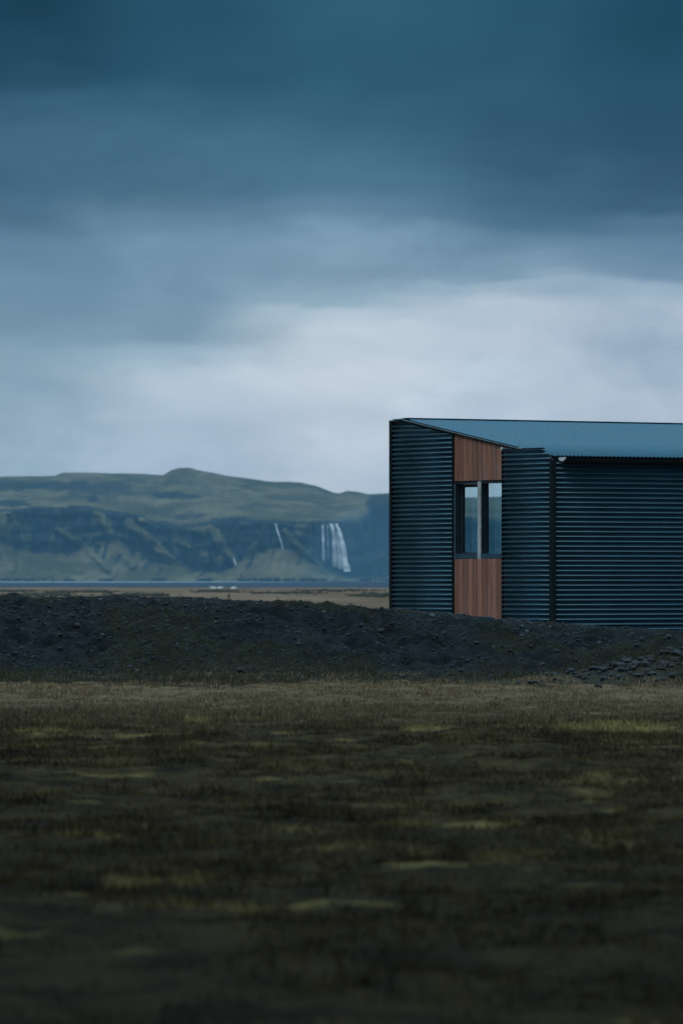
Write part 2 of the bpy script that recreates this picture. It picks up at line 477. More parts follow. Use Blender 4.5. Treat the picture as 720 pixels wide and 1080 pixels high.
# ------------------------------------------------------------------ gravel bank in front of the building
CR = np.array([(-400, 633), (0, 631), (60, 631.5), (130, 630.5), (200, 632.5), (300, 637), (350, 639.5), (414, 644.5), (480, 650), (530, 655),
               (584, 659), (640, 663.5), (720, 667.5), (900, 672), (1200, 678)], float)
YC, YF, YB = 76.6, 66.3, 81.0
def bank_h(x, y):
    px = 360 + x / YC * F
    zc = EYE - (np.interp(px, CR[:, 0], CR[:, 1]) - HOR) / F * YC
    foot = YF - 3.2 * sstep(px, 560, 700) + 1.6 * (fbm(x * 0.5, 0 * x, 3, 33) - 0.5)
    u = np.clip((y - foot) / (YC - foot), 0, 1)
    up = np.sin(u * math.pi / 2) ** 1.15
    dn = 1 - sstep(y, YC + 0.6, YB + 3) * 0.75
    z = zc * np.where(y < YC, up, dn)
    # a lower, dark heap at the right-hand foot
    z = z + 0.34 * np.exp(-(((x - 4.3) / 1.7) ** 2 + ((y - 65.3) / 1.2) ** 2))
    amp = sstep(u, 0.0, 0.25) * (1 - 0.88 * sstep(y, YC - 3.2, YC - 0.8))
    z = z + amp * (0.34 * (fbm(x * 0.55, y * 0.45, 3, 41) - 0.5) + 0.34 * (fbm(x * 1.9, y * 1.5, 3, 43) - 0.5))
    z = z + (0.22 + 0.78 * amp) * 0.30 * (fbm(x * 5, y * 4, 4, 47, 0.6) - 0.5)
    return z
def moss_spot(x, y):
    w = 0.9 * (fbm(x * 1.1, y * 0.8, 3, 58) - 0.5)
    a = ((x - 3.7) / 0.95) ** 2 + ((y - 69.2) / 1.5) ** 2
    b_ = ((x - 2.3) / 0.6) ** 2 + ((y - 70.4) / 1.0) ** 2
    return 1 - sstep(np.minimum(a, b_) + w, 0.5, 1.3)
def bank_tint(x, y, n=3):
    base = np.array([0.0050, 0.0090, 0.0115])
    moss = np.array([0.021, 0.026, 0.011])
    lite = np.array([0.019, 0.028, 0.033])
    m = np.maximum(sstep(fbm(x * 0.45 + 9, y * 0.28, 4, 51), 0.52, 0.64), moss_spot(x, y))
    l = np.maximum(sstep(fbm(x * 2.4, y * 1.8, 3, 53), 0.52, 0.72), sstep(fbm(x * 6.5, y * 4.5, 3, 57), 0.52, 0.64))
    c = base + (lite - base) * l[..., None] * 0.7
    c = c + (moss - c) * (m * 0.85)[..., None]
    foot = 1 - sstep(y, YF + 0.2, YF + 2.4)
    c = c + (np.array([0.060, 0.064, 0.036]) - c) * (foot * 0.7)[..., None]
    return c
bx = np.arange(-16, 16.01, 0.06); by = np.concatenate([np.arange(61.5, 77.5, 0.055), np.arange(77.5, 84.5, 0.2)])
gx, gy = np.meshgrid(bx, by)
bz = bank_h(gx, gy)
edge = np.minimum(sstep(gy, 61.5, 63.0), 1 - sstep(gy, 83.0, 84.5)) * (1 - sstep(np.abs(gx), 13, 16))
gh = hummock(gx, gy)
hz = np.where(bz > 0.03, np.maximum(bz, gh - 0.02), gh - 0.04)
hz = hz * edge + (gh - 0.10) * (1 - edge)
bank = npmesh('gravel_bank', np.stack([gx, gy, hz], -1).reshape(-1, 3), grid_faces(len(by), len(bx)), m_bank,
              attr={'tint': bank_tint(gx, gy).reshape(-1, 3)})
tag(bank, kind='structure')
def surf(x, y): return np.maximum(hummock(x, y), bank_h(x, y))

# stones lying all over the bank: nobody could count them
rng = np.random.default_rng(7)
def rocks(name, x, y, z, size, tint, squash=0.62, matr=m_stone, smooth=False):
    bm = bmesh.new(); bmesh.ops.create_icosphere(bm, subdivisions=1, radius=1.0)
    bm.verts.ensure_lookup_table()
    base = np.array([v.co[:] for v in bm.verts]); fc = np.array([[v.index for v in f.verts] for f in bm.faces]); bm.free()
    n = len(x); nv = len(base)
    jit = 1 + rng.uniform(-0.28, 0.28, (n, nv, 1))
    sc = np.stack([rng.uniform(0.7, 1.35, n), rng.uniform(0.7, 1.3, n), rng.uniform(0.6, 1.1, n) * squash], 1)
    a = rng.uniform(0, 6.28, n); ca, sa = np.cos(a)[:, None], np.sin(a)[:, None]
    p = base[None] * jit * sc[:, None, :] * size[:, None, None]
    px_ = p[..., 0] * ca - p[..., 1] * sa; py_ = p[..., 0] * sa + p[..., 1] * ca
    co = np.stack([px_ + x[:, None], py_ + y[:, None], p[..., 2] + z[:, None]], -1).reshape(-1, 3)
    fa = (fc[None] + (np.arange(n) * nv)[:, None, None]).reshape(-1, 3)
    return npmesh(name, co, fa, matr, smooth, {'tint': np.repeat(tint, nv, 0)})
n = 42000
x = rng.uniform(-10, 10, n); y = rng.uniform(YF - 0.5, YC + 1.2, n)
keep = (bank_h(x, y) > 0.06)
x, y = x[keep], y[keep]; n = len(x)
size = 0.006 + 0.026 * rng.random(n) ** 3.2 + 0.06 * rng.random(n) * (rng.random(n) > 0.997)
g0 = rng.uniform(0.3, 1.25, n) + 4.5 * (rng.random(n) > 0.95) * rng.random(n)
tint = np.array([0.018, 0.029, 0.036]) * g0[:, None]
st = rocks('bank_stones', x, y, surf(x, y) + size * 0.15, size, tint)
tag(st, kind='stuff')
# larger clods and rubble in the dark heap at the right-hand foot
n = 420
x = rng.normal(4.5, 1.0, n); y = rng.normal(65.0, 0.65, n)
size = rng.uniform(0.02, 0.075, n)
heap = rocks('rubble_heap', x, y, surf(x, y) + 0.01, size, np.array([0.009, 0.012, 0.015]) * rng.uniform(0.5, 1.8, n)[:, None], 0.7)
tag(heap, kind='stuff')

# ------------------------------------------------------------------ grass
def blades(name, x, y, z, h, w, tint, matr, lean=0.5):
    n = len(x)
    a = rng.uniform(0, 6.28, n); l = rng.uniform(0.1, lean, n) * h; b_ = rng.uniform(-0.9, 0.9, n)
    ux, uy = np.cos(b_) * w / 2, np.sin(b_) * w / 2
    p0 = np.stack([x - ux, y - uy, z - 0.02], 1); p1 = np.stack([x + ux, y + uy, z - 0.02], 1)
    p2 = np.stack([x + np.cos(a) * l, y + np.sin(a) * l, z + h], 1)
    co = np.stack([p0, p1, p2], 1).reshape(-1, 3)
    tt = np.repeat(tint, 3, 0); 
    o = npmesh(name, co, np.arange(3 * n).reshape(-1, 3), matr, False, {'tint': tt})
    return tag(o, kind='stuff')
n = 520000
y = 12 + (68.5 - 12) * rng.random(n) ** 0.8
x = rng.uniform(-1, 1, n) * (0.0643 * y + 2.2)
dens = fbm(x * 1.6, y * 0.9, 3, 61)
keep = (rng.random(n) < sstep(dens, 0.30, 0.60) * 0.6 + 0.4) & (bank_h(x, y) < 0.12)
x, y, dens = x[keep], y[keep], dens[keep]; n = len(x)
h = (0.010 + 0.030 * rng.random(n) ** 1.8) * (0.55 + 0.9 * sstep(dens, 0.35, 0.7))
tint = np.repeat(rng.uniform(0.5, 1.35, n)[:, None], 3, 1) * (1 + rng.uniform(-0.08, 0.08, (n, 3)))
blades('heath_grass', x, y, surf(x, y), h, 0.006 + 0.010 * y / 67, tint, m_blade, 1.2)
# greener, taller growth along the foot of the bank and in patches on its slope
n = 110000
y = rng.uniform(YF - 3.5, YC - 0.5, n); x = rng.uniform(-7, 7, n)
px = 360 + x / 72 * F
pf = np.exp(-((y - (YF + 0.5 - 3.0 * sstep(px, 600, 720))) / 1.1) ** 2) * (0.35 + sstep(fbm(x * 1.3, y * 0.8, 3, 71), 0.4, 0.65))
pm = np.maximum(sstep(fbm(x * 0.45 + 9, y * 0.28, 4, 51), 0.50, 0.64), moss_spot(x, y)) * 0.8
pt = sstep(fbm(x * 1.4, y * 1.1, 3, 73), 0.62, 0.70) * 0.35
keep = rng.random(n) < np.clip(pf + pm + pt, 0, 1)
x, y, pf = x[keep], y[keep], pf[keep]; n = len(x)
h = 0.02 + (0.03 + 0.08 * pf) * rng.random(n) ** 1.5
mixc = rng.random(n)[:, None]
tint = (np.array([0.050, 0.056, 0.030]) * mixc + np.array([0.085, 0.078, 0.048]) * (1 - mixc)) * rng.uniform(0.5, 1.2, n)[:, None]
blades('bank_grass', x, y, surf(x, y), h, 0.012, tint, m_plant, 0.7)
# low scrub in dark lines across the dry field
n = 1500
cl = [(67, 624.6, 7), (103, 624.2, 10), (10, 623.6, 14), (229, 623.7, 11), (300, 625.5, 20), (150, 627.5, 18), (360, 623.0, 24), (40, 628, 20), (395, 628, 12)]
k = rng.integers(0, len(cl), n); cl = np.array(cl)
yy = EYE * F / (cl[k, 1] - HOR) + rng.normal(0, 22, n)
xx = (cl[k, 0] + rng.normal(0, cl[k, 2] * 0.9, n) - 360) / F * yy
size = rng.uniform(0.12, 0.34, n)
scrub = rocks('field_scrub', xx, yy, 0 * xx + 0.03, size, np.array([0.055, 0.060, 0.046]) * rng.uniform(0.6, 1.4, n)[:, None], 0.45, m_plant, True)
tag(scrub, kind='stuff')

# ------------------------------------------------------------------ river
ry = np.linspace(0, 1, 60)
rx = np.linspace(-4800, 4800, 120)
X_, R_ = np.meshgrid(rx, ry)
near_e = 3050 + 500 * (fbm(rx * 0.0006, 0 * rx, 3, 81) - 0.5)
pxr = 360 + rx / 3600 * F
far_e = 4900 - 1500 * sstep(pxr, 250, 330)
near_e = near_e + 600 * sstep(pxr, 250, 330)
Yr = near_e[None] * (1 - R_) + far_e[None] * R_
river = npmesh('river', np.stack([X_, Yr, 0 * X_ + 0.06], -1).reshape(-1, 3), grid_faces(60, 120), m_river)
tag(river, kind='structure')

# ------------------------------------------------------------------ hills with the cliff and its waterfalls
HB = 6850.0
SKY = np.array([(-900, 520), (-600, 498), (-300, 512), (-80, 505), (0, 502.5), (58, 502), (66, 498.5), (100, 498.5), (150, 500), (172, 501), (180, 496), (188, 493.3), (200, 492.8),
                (212, 496.5), (222, 498.5), (250, 503), (292, 508.5), (305, 508), (318, 509), (335, 513), (352, 519.5), (358, 520), (366, 517.3), (376, 518.5),
                (388, 521), (410, 520), (440, 521), (480, 524), (505, 525), (518, 524), (530, 523.5), (600, 517), (720, 510), (900, 500), (1300, 515), (1800, 500)], float)
CLT = np.array([(-900, 560), (-400, 545), (-60, 550), (0, 541), (15, 537), (60, 536), (95, 537), (125, 541), (150, 545), (165, 552), (200, 556), (225, 550), (250, 548),
                (300, 552), (340, 552.5), (356, 552), (375, 552), (384, 545), (395, 535), (410, 530), (470, 545), (530, 550), (600, 545), (720, 540), (1800, 540)], float)
CLF = np.array([(-900, 590), (-400, 585), (-60, 580), (0, 572), (15, 580), (60, 584), (95, 578), (125, 572), (150, 582), (165, 592), (200, 603), (225, 604), (245, 598),
                (270, 584), (300, 578), (320, 588), (335, 596), (350, 602), (362, 607), (375, 609), (390, 609), (410, 608), (470, 600), (530, 600), (600, 598), (720, 590), (1800, 590)], float)
hp = np.concatenate([np.arange(-2900, -60, 12), np.arange(-60, 780, 0.9), np.arange(780, 3600, 12)])
def gi(T): return np.interp(hp, T[:, 0], T[:, 1])
far_n = sstep(np.abs(hp - 360), 420, 900)
sky_r = gi(SKY) + far_n * 28 * (fbm(hp * 0.004, 0 * hp, 4, 91) - 0.5) + 1.2 * (fbm(hp * 0.05, 0 * hp, 3, 92) - 0.5)
clt = gi(CLT) + 5 * (fbm(hp * 0.05, 0 * hp, 4, 93) - 0.5) + far_n * 20 * (fbm(hp * 0.01, 0 * hp, 3, 95) - 0.5)
clf = gi(CLF) + 9 * (fbm(hp * 0.045, 0 * hp, 4, 94) - 0.5)
clf = np.maximum(clf, clt + 8)
clt = np.where((hp > 335) & (hp < 372), 552.3, clt)
NT, NCL, NP = 34, 40, 70
def cliff_y(hp_, clf_):
    """distance of the cliff foot"""
    alcove = 55 * np.exp(-((hp_ - 356) / 17.0) ** 2)
    return HB + 25 + (613 - clf_) / F * HB * 1.45 + alcove + 60 * (fbm(hp_ * 0.018, 0 * hp_, 3, 96) - 0.5)
yfoot = cliff_y(hp, clf)
SPUR = [((104, 540), (118, 566), (140, 596), 5), ((136, 552), (165, 576), (202, 612), 6), ((150, 546), (185, 549), (214, 560), 6), ((-4, 530), (4, 560), (10, 600), 8),
        ((222, 556), (236, 578), (262, 610), 5), ((62, 560), (84, 572), (120, 606), 3.5), ((300, 560), (318, 580), (352, 608), 3), ((268, 575), (258, 592), (240, 612), 4)]
def spur(px_, py_):
    m_ = np.zeros_like(px_)
    for a_, b_, c_, w_ in SPUR:
        for (p, q) in ((a_, b_), (b_, c_)):
            ex, ey = q[0] - p[0], q[1] - p[1]
            t_ = np.clip(((px_ - p[0]) * ex + (py_ - p[1]) * ey) / (ex * ex + ey * ey), 0, 1)
            d_ = np.hypot(px_ - p[0] - t_ * ex, py_ - p[1] - t_ * ey)
            m_ = np.maximum(m_, 1 - sstep(d_ + 4 * (fbm(px_ * 0.2, py_ * 0.2, 3, 120) - 0.5), w_ * 0.35, w_ * 1.3))
    return m_
rows_y, rows_z, rows_r = [], [], []
z_f = ZP(clf, yfoot)
butt = 44 * (np.abs(fbm(hp * 0.10, 0 * hp, 4, 97) - 0.5) * 2) ** 0.8
for i in range(NT):                                   # talus apron
    u = i / NT
    yb = HB - 40 + 40 * (fbm(hp * 0.01, 0 * hp, 2, 98) - 0.5)
    z = -1.5 + (z_f + 1.5) * (u ** 1.35)
    y = yb + (yfoot - yb) * u
    # ribs running down the slope, slanting as they do in the photograph
    rib = fbm(hp * 0.07 - u * 1.6, u * 1.2 + 0 * hp, 4, 99) - 0.5
    z = z + rib * 26 * math.sin(math.pi * min(1, u * 1.1)) * (z_f / 60).clip(0.2, 1)
    streak = fbm(hp * 0.16 - u * 2.6, u * 1.0 + 0 * hp, 4, 111)  # scree streaks, their colour contrast standing in for relief shading
    rock = 0.04 + 0.62 * sstep(streak, 0.50, 0.66) * sstep(np.array(u), 0.15, 0.7) + 0.4 * sstep(np.array(u), 0.86, 1.0) + 0 * hp
    sp_ = spur(hp, HOR - (z - EYE) / y * F)
    rock = rock * (1 - 0.9 * sp_); y = y - 14 * sp_ * math.sin(math.pi * u)
    rows_y.append(y); rows_z.append(np.maximum(z, -1.5)); rows_r.append(rock)
yt = yfoot + 22 + butt
z_t = ZP(clt, yt)
for i in range(NCL):                                  # cliff
    u = i / NCL
    led = fbm(hp * 0.03, u * 7 + 0 * hp, 3, 101) - 0.5
    y = yfoot + (yt - yfoot) * (u + 0.10 * math.sin(u * 19)) + 30 * (fbm(hp * 0.16, u * 2.2 + 0 * hp, 4, 102) - 0.5) * math.sin(math.pi * (0.08 + 0.9 * u)) + led * 12
    z = z_f + (z_t - z_f) * u
    rock = 0.92 - 0.50 * sstep(fbm(hp * 0.07, u * 4 + 0 * hp, 4, 103), 0.56, 0.72)
    rock = np.where((hp > 335) & (hp < 395), np.maximum(rock, 0.75), rock)
    sp_ = spur(hp, HOR - (z - EYE) / y * F)
    rock = rock * (1 - 0.8 * sp_); y = y - 26 * sp_ * math.sin(math.pi * (0.05 + 0.9 * u))
    rows_y.append(y); rows_z.append(z); rows_r.append(rock)
ysk = yt + 900 + 150 * (fbm(hp * 0.008, 0 * hp, 3, 104) - 0.5)
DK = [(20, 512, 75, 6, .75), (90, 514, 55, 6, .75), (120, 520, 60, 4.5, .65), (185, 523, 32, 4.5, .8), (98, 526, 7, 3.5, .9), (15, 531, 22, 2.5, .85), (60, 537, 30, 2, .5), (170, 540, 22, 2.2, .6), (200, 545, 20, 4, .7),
      (215, 518, 12, 6, .5), (330, 543, 22, 3, .4), (262, 534, 10, 3, .6), (400, 532, 16, 12, .8), (330, 515, 30, 4, .35), (255, 541, 30, 2, .4)]  # hand-placed darker patches on the moorland, fed through the rock mask
for i in range(NP + 1):                               # moorland above the cliff up to the skyline
    u = i / NP
    y = yt + 3 + (ysk - yt) * u
    e = 0.15 + 0.85 * u
    py = clt + (sky_r - clt) * (u ** 0.8)
    py = py + 3.2 * (fbm(hp * 0.02, u * 4.5 + 0 * hp, 4, 105) - 0.5) * math.sin(math.pi * u)
    z = ZP(py, y)
    rock = 0.16 * (fbm(hp * 0.03, u * 6 + 0 * hp, 3, 106)) + 0.6 * (1 - sstep(np.array(u), 0.0, 0.05))
    ly = 6.0 * (fbm(hp * 0.06, u * 9 + 0 * hp, 4, 107) - 0.5)
    rock = rock + 0.42 * sstep(fbm(hp * 0.035, py * 0.55, 4, 113), 0.56, 0.68)  # terrace lines, relief shading put into the colour
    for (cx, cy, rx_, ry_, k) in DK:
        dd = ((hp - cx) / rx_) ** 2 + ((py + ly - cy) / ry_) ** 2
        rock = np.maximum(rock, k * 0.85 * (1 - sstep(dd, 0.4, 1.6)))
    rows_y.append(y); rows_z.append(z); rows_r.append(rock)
for j, (dyy, dzz) in enumerate(((60, -3), (250, -20), (600, -160))):
    rows_y.append(ysk + dyy); rows_z.append(np.maximum(ZP(sky_r, ysk) + dzz, -2)); rows_r.append(0.1 + 0 * hp)
HY = np.array(rows_y); HZ = np.array(rows_z); HR = np.array(rows_r)
HX = (hp - 360)[None] / F * HY
HX = np.clip(HX, -4900, 4900)
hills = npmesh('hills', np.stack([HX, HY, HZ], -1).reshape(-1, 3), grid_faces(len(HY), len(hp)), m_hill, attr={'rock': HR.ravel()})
tag(hills, kind='structure')

def front_y(px, py):
    """distance of the hillside on a given column and row"""
    j = int(np.argmin(np.abs(hp - px)))
    zz = HOR - (HZ[:, j] - EYE) / HY[:, j] * F
    i = int(np.argmax(zz <= py))
    return HY[i, j]
def strand(name, pts, ws, body, parent, thick=2.2):
    """a strand of falling water along (column, row) points with widths in metres, hanging just clear of the rock"""
    P_ = []
    T = np.linspace(0, 1, len(pts)); TT = np.linspace(0, 1, 40)
    px_ = np.interp(TT, T, [p[0] for p in pts]); py_ = np.interp(TT, T, [p[1] for p in pts]); w_ = np.interp(TT, T, ws); bo = np.interp(TT, T, body)
    y_ = np.array([front_y(a, b) for a, b in zip(px_, py_)])
    y_ = np.minimum.accumulate(y_) - 5 - 4 * TT
    co, fl, cr, bd = [], [], [], []
    NS = 10
    for k in range(40):
        cx = (px_[k] - 360) / F * y_[k]; cz = ZP(py_[k], y_[k])
        for q in range(NS):
            a = q / NS * 2 * math.pi
            co.append((cx + math.cos(a) * w_[k] * 0.64, y_[k] + math.sin(a) * thick / 2, cz))
            fl.append(TT[k] * 3); cr.append(math.cos(a) * w_[k]); bd.append(bo[k])
    fa = [(k * NS + q, k * NS + (q + 1) % NS, (k + 1) * NS + (q + 1) % NS, (k + 1) * NS + q) for k in range(39) for q in range(NS)]
    base = Vector((0, 0, 0))
    o = npmesh(name, np.array(co), np.array(fa), m_fall, True, {'flow': np.array(fl), 'cross': np.array(cr), 'body': np.array(bd)}, parent)
    return o
M = HB / F        # metres per pixel there
wf = empty('waterfall', (0, 0, 0))
tag(wf, 'tall white waterfall dropping over the dark cliff beside the building', 'waterfall')
strand('strand', [(354.5, 552.3), (356.5, 556), (359, 564), (362, 577), (364.5, 590), (366.3, 603)], [2.8 * M, 2.8 * M, 3.2 * M, 4.2 * M, 5.4 * M, 6.0 * M], [1, 1, 1, 1, 1, .85], wf)
strand('strand', [(348.2, 552.3), (350.5, 556), (352, 565), (352.5, 580), (353.2, 598)], [2.8 * M, 3.4 * M, 3.2 * M, 3.8 * M, 4.2 * M], [1, .95, .9, .7, .35], wf)
strand('strand', [(355.5, 560), (357.5, 575), (360.5, 600)], [2.4 * M, 4.2 * M, 6.5 * M], [.55, .6, .55], wf)
strand('strand', [(340.2, 554), (340.8, 575), (341.2, 592)], [1.6 * M, 2.0 * M, 2.2 * M], [.6, .5, .25], wf)
strand('strand', [(345.2, 554), (345.6, 575), (346, 590)], [1.2 * M, 1.4 * M, 1.8 * M], [.3, .28, .1], wf)
# churned foam where it lands
def foam(cx, cy, n, sx, sy, sz):
    fx = (cx + rng.normal(0, sx, n) - 360) / F * (HB - 60); fy = HB - 60 + rng.normal(0, 4, n)
    fz = np.maximum(ZP(cy + rng.normal(0, sy, n), HB - 60), 0.3)
    o = rocks('foam', fx, fy, fz, rng.uniform(0.5, 1.0, n) * sz, np.tile([0.72, 0.75, 0.77], (n, 1)), 0.6, m_stone, True)
    tag(o, kind='stuff')
foam(349, 609.3, 16, 1.8, 1.5, 1.1)
foam(368, 612.3, 26, 3.6, 0.25, 0.8)
w2 = strand('waterfall', [(290.6, 552), (292.5, 560), (296, 570), (298.6, 580)], [1.1 * M, 1.2 * M, 1.5 * M, 1.3 * M], [.75, .8, .85, .4], None)
tag(w2, 'thin white stream slanting down the cliff left of the big fall', 'waterfall', )
w3 = strand('waterfall', [(246.2, 588), (247.4, 592), (248.8, 596.5)], [0.9 * M, 1.5 * M, 1.2 * M], [.5, .75, .5], None)
tag(w3, 'tiny white cascade low on the hill above the sheep', 'waterfall')

# groves of low trees at the foot of the slope: far off, one mass
n = 420
cl = np.array([(130 - 18, 611.3, 3.0), (170, 610.8, 4.2), (30, 610.8, 9), (8, 611.5, 6), (72, 611.5, 2), (285, 611.0, 9), (310, 611.3, 7), (330, 611.6, 5), (262, 611.6, 6), (392, 611.8, 12), (215, 611.8, 5)])
k = rng.integers(0, len(cl), n)
yy = HB - 55 + rng.normal(0, 5, n)
xx = (cl[k, 0] + rng.normal(0, cl[k, 2] * 1.1, n) - 360) / F * yy
size = rng.uniform(0.7, 2.6, n)
zz = rng.uniform(0.3, 1, n) * np.clip(cl[k, 2], 2, 3.5)
gro = rocks('far_woodland', xx, yy, zz * 0.8, size, np.array([0.030, 0.045, 0.045]) * rng.uniform(0.6, 1.4, n)[:, None], 0.9, m_plant, True)
tag(gro, kind='stuff')

# ------------------------------------------------------------------ the building
CX, CY = 224 / F * 82.0, 82.0
ANG = rad(32); cs, sn = math.cos(ANG), math.sin(ANG)
# local frame: +y runs along the gable wall away from the near corner, +x along the low eave wall; outside is -x and -y
def SY(px, x=0.0):
    k = (px - 360) / F
    return (CX + x * cs - k * (CY + x * sn)) / (sn + k * cs)
def DY(x, y): return CY + x * sn + y * cs
def LZ(py, x, y): return ZP(py, DY(x, y))
bld = empty('corrugated_building', (CX, CY, 0), ANG)
tag(bld, 'dark blue corrugated metal building with a timber strip and sloping roof behind the gravel bank', 'building')

GL = SY(414)                     # gable length
LEN = 9.0                        # eave wall length
y_flat = SY(428.5)               # the level bit at the top of the gable ends here
z_top = LZ(443.6, 0, GL)
z_eave = LZ(481.2, 0, 0)
slope = (z_top - z_eave) / y_flat
def zr(y): return z_top if y > y_flat else z_eave + slope * y      # underside of the roof line on the gable
TS0, TS1 = SY(528.9, -0.068), SY(478.8, -0.02)    # timber strip
WZ0, WZ1 = LZ(589.3, 0, 2.2), LZ(507.6, 0, 2.2)  # window opening
WY0, WY1 = TS0 - 0.10, SY(480.6)
Z0 = -0.3
WT = 0.14                        # wall thickness

wall = MB()
# gable wall pieces round the window (butted end to end)
def gpoly(y0, y1, z0, top=True, z1=None):
    if z1 is not None: return [(y0, z0), (y1, z0), (y1, z1), (y0, z1)]
    p = [(y0, z0), (y1, z0), (y1, zr(y1) - 0.03)]
    if y0 < y_flat < y1: p.append((y_flat, z_top - 0.03))
    p.append((y0, zr(y0) - 0.03))
    return p
wall.prism_x(gpoly(0.0, WY0, Z0), 0.0, WT)
wall.prism_x(gpoly(WY1, GL, Z0), 0.0, WT)
wall.prism_x(gpoly(WY0, WY1, Z0, z1=WZ0), 0.0, WT)
wall.prism_x(gpoly(WY0, WY1, WZ1), 0.0, WT)
wall.box(WT, LEN, 0.0, WT, Z0, z_eave - 0.03)                        # eave wall
# tall rear wall with its window
BX0, BX1, BZ0, BZ1 = 0.75, 2.6, 1.45, 3.25
yb0, yb1 = GL - WT, GL
wall.box(WT, BX0, yb0, yb1, Z0, z_top - 0.03)
wall.box(BX1, LEN, yb0, yb1, Z0, z_top - 0.03)
wall.box(BX0, BX1, yb0, yb1, Z0, BZ0)
wall.box(BX0, BX1, yb0, yb1, BZ1, z_top - 0.03)
wall.prism_x([(WT, Z0), (yb0, Z0), (yb0, z_top - 0.03), (y_flat, z_top - 0.03), (WT, zr(WT) - 0.03)], LEN - WT, LEN)
wall.build('wall', m_membrane, bld)
fl = MB(); fl.box(WT + .003, LEN - WT - .003, WT + .003, yb0 - .003, 0.2, 0.35); fl.build('floor', m_inside, bld)

PITCH, AMP = 0.0755, 0.0250
def corr(name, plane, lo, hi, z0, z1, p, parent, matr, cut=None, ph=0.0):
    """sheet with horizontal corrugations. cut(z) gives the far end of the sheet at that height"""
    n = int((z1 - z0) / PITCH * 10)
    V, Fc = [], []
    for i in range(n + 1):
        z = z0 + (z1 - z0) * i / n
        s = math.sin(2 * math.pi * z / PITCH + ph)
        d = p + AMP * (abs(s) ** 0.8) * (1 if s > 0 else -1)
        a, b_ = (lo, hi) if cut is None else cut(z)
        for q in (a, b_):
            V.append((-d, q, z) if plane == 'x' else (q, -d, z))
    for i in range(n): Fc.append((2 * i, 2 * i + 1, 2 * i + 3, 2 * i + 2))
    o = meshobj(name, V, Fc, matr, parent, True)
    m = o.modifiers.new('thickness', 'SOLIDIFY'); m.thickness = 0.0012; m.offset = 0
    return o
# left gable sheet, cut to the roof line
def cutL(z):
    hi = GL - 0.05
    lo = TS1
    if z > zr(lo) - 0.045: lo = min(hi - 0.01, (z + 0.045 - z_eave) / slope)
    return lo, hi
corr('cladding', 'x', 0, 0, Z0, z_top - 0.045, 0.031, bld, m_clad, cutL, 0.8)
# right gable sheet, its top level and then chamfered down to the corner
z_lv = LZ(474.6, 0, 1.0)
y_ch = SY(572.5, -0.03)
def cutR(z):
    lo, hi = 0.031, TS0
    zc = z_eave - 0.01
    if z > zc: lo = 0.031 + (y_ch - 0.031) * (z - zc) / (z_lv - zc)
    return lo, hi
corr('cladding', 'x', 0, 0, Z0, z_lv, 0.042, bld, m_clad, cutR, 0.8)
corr('cladding', 'y', 0.004, LEN, Z0, z_eave - 0.06, 0.030, bld, m_clad, None, 0.8)
cap = MB()
cap.box(-0.070, 0.0, y_ch, TS0 + 0.01, z_lv, z_lv + 0.022)
cap.build('cap_strip', m_black, bld, 0.003)
# corner and edge trims
tr_ = MB()
tr_.prism_x([(-0.058, Z0), (0.030, Z0), (0.030, z_eave - 0.02), (-0.058, z_eave - 0.05)], -0.070, -0.002)
tr_.build('corner_trim', m_trim, bld, 0.004)
tr_ = MB(); tr_.box(-0.060, -0.002, GL - 0.048, GL + 0.02, Z0, z_top - 0.004); tr_.build('edge_trim', m_black, bld, 0.004)

for ya, yb_, zt_ in ((TS0 + 0.0005, TS0 + 0.011, z_lv - 0.002), (TS1 - 0.012, TS1 - 0.0005, zr(TS1 - 0.012) - 0.032)):
    je = MB(); je.box(-0.064, -0.003, ya, yb_, Z0, zt_); je.build('end_trim', m_trim, bld)
# timber strip: vertical boards above and below the window
def timber(name, z0, top):
    NBd = 11
    vs, fs, tt = [], [], []
    y0, y1 = TS0 - 0.06, TS1 + 0.012
    bw = (y1 - y0) / NBd
    R = random.Random(5 + int(z0 * 10))
    for i in range(NBd):
        a, b_ = y0 + i * bw + 0.006, y0 + (i + 1) * bw - 0.006
        za, zb = (top, top) if not callable(top) else (top(a), top(b_))
        x0 = -0.022 - R.random() * 0.003
        n = len(vs)
        e = 0.008
        prof = [(a, 0.0), (a, x0 + e), (a + e, x0), (b_ - e, x0), (b_, x0 + e), (b_, 0.0)]
        for (yy_, xx_) in prof:
            f_ = (yy_ - a) / (b_ - a)
            vs.append((xx_ - 0.001, yy_, z0)); vs.append((xx_ - 0.001, yy_, za + (zb - za) * f_))
        for k in range(5): fs.append((n + 2 * k, n + 2 * k + 1, n + 2 * k + 3, n + 2 * k + 2))
        fs.append(tuple(n + 2 * k for k in range(6))); fs.append(tuple(n + 2 * k + 1 for k in range(5, -1, -1)))
        v = R.uniform(0.65, 1.3); h_ = R.uniform(-0.1, 0.1)
        tt += [(0.47 * v * (1 + h_ * 0.5), 0.215 * v, 0.155 * v * (1 - h_))] * 12
    o = meshobj(name, vs, fs, m_wood, bld)
    at = o.data.attributes.new('tint', 'FLOAT_COLOR', 'POINT')
    at.data.foreach_set('color', np.hstack([np.array(tt, np.float32), np.ones((len(tt), 1), np.float32)]).ravel())
    bm = bmesh.new(); bm.from_mesh(o.data); bmesh.ops.recalc_face_normals(bm, faces=bm.faces[:]); bm.to_mesh(o.data); bm.free()
    return o
tu = timber('timber_boards', WZ1 + 0.012, lambda y: zr(y) - 0.034)
tu['label'] = 'red-brown vertical boards above the window'
tl = timber('timber_boards', Z0 + 0.1, WZ0 - 0.004)
tl['label'] = 'red-brown vertical boards below the window'

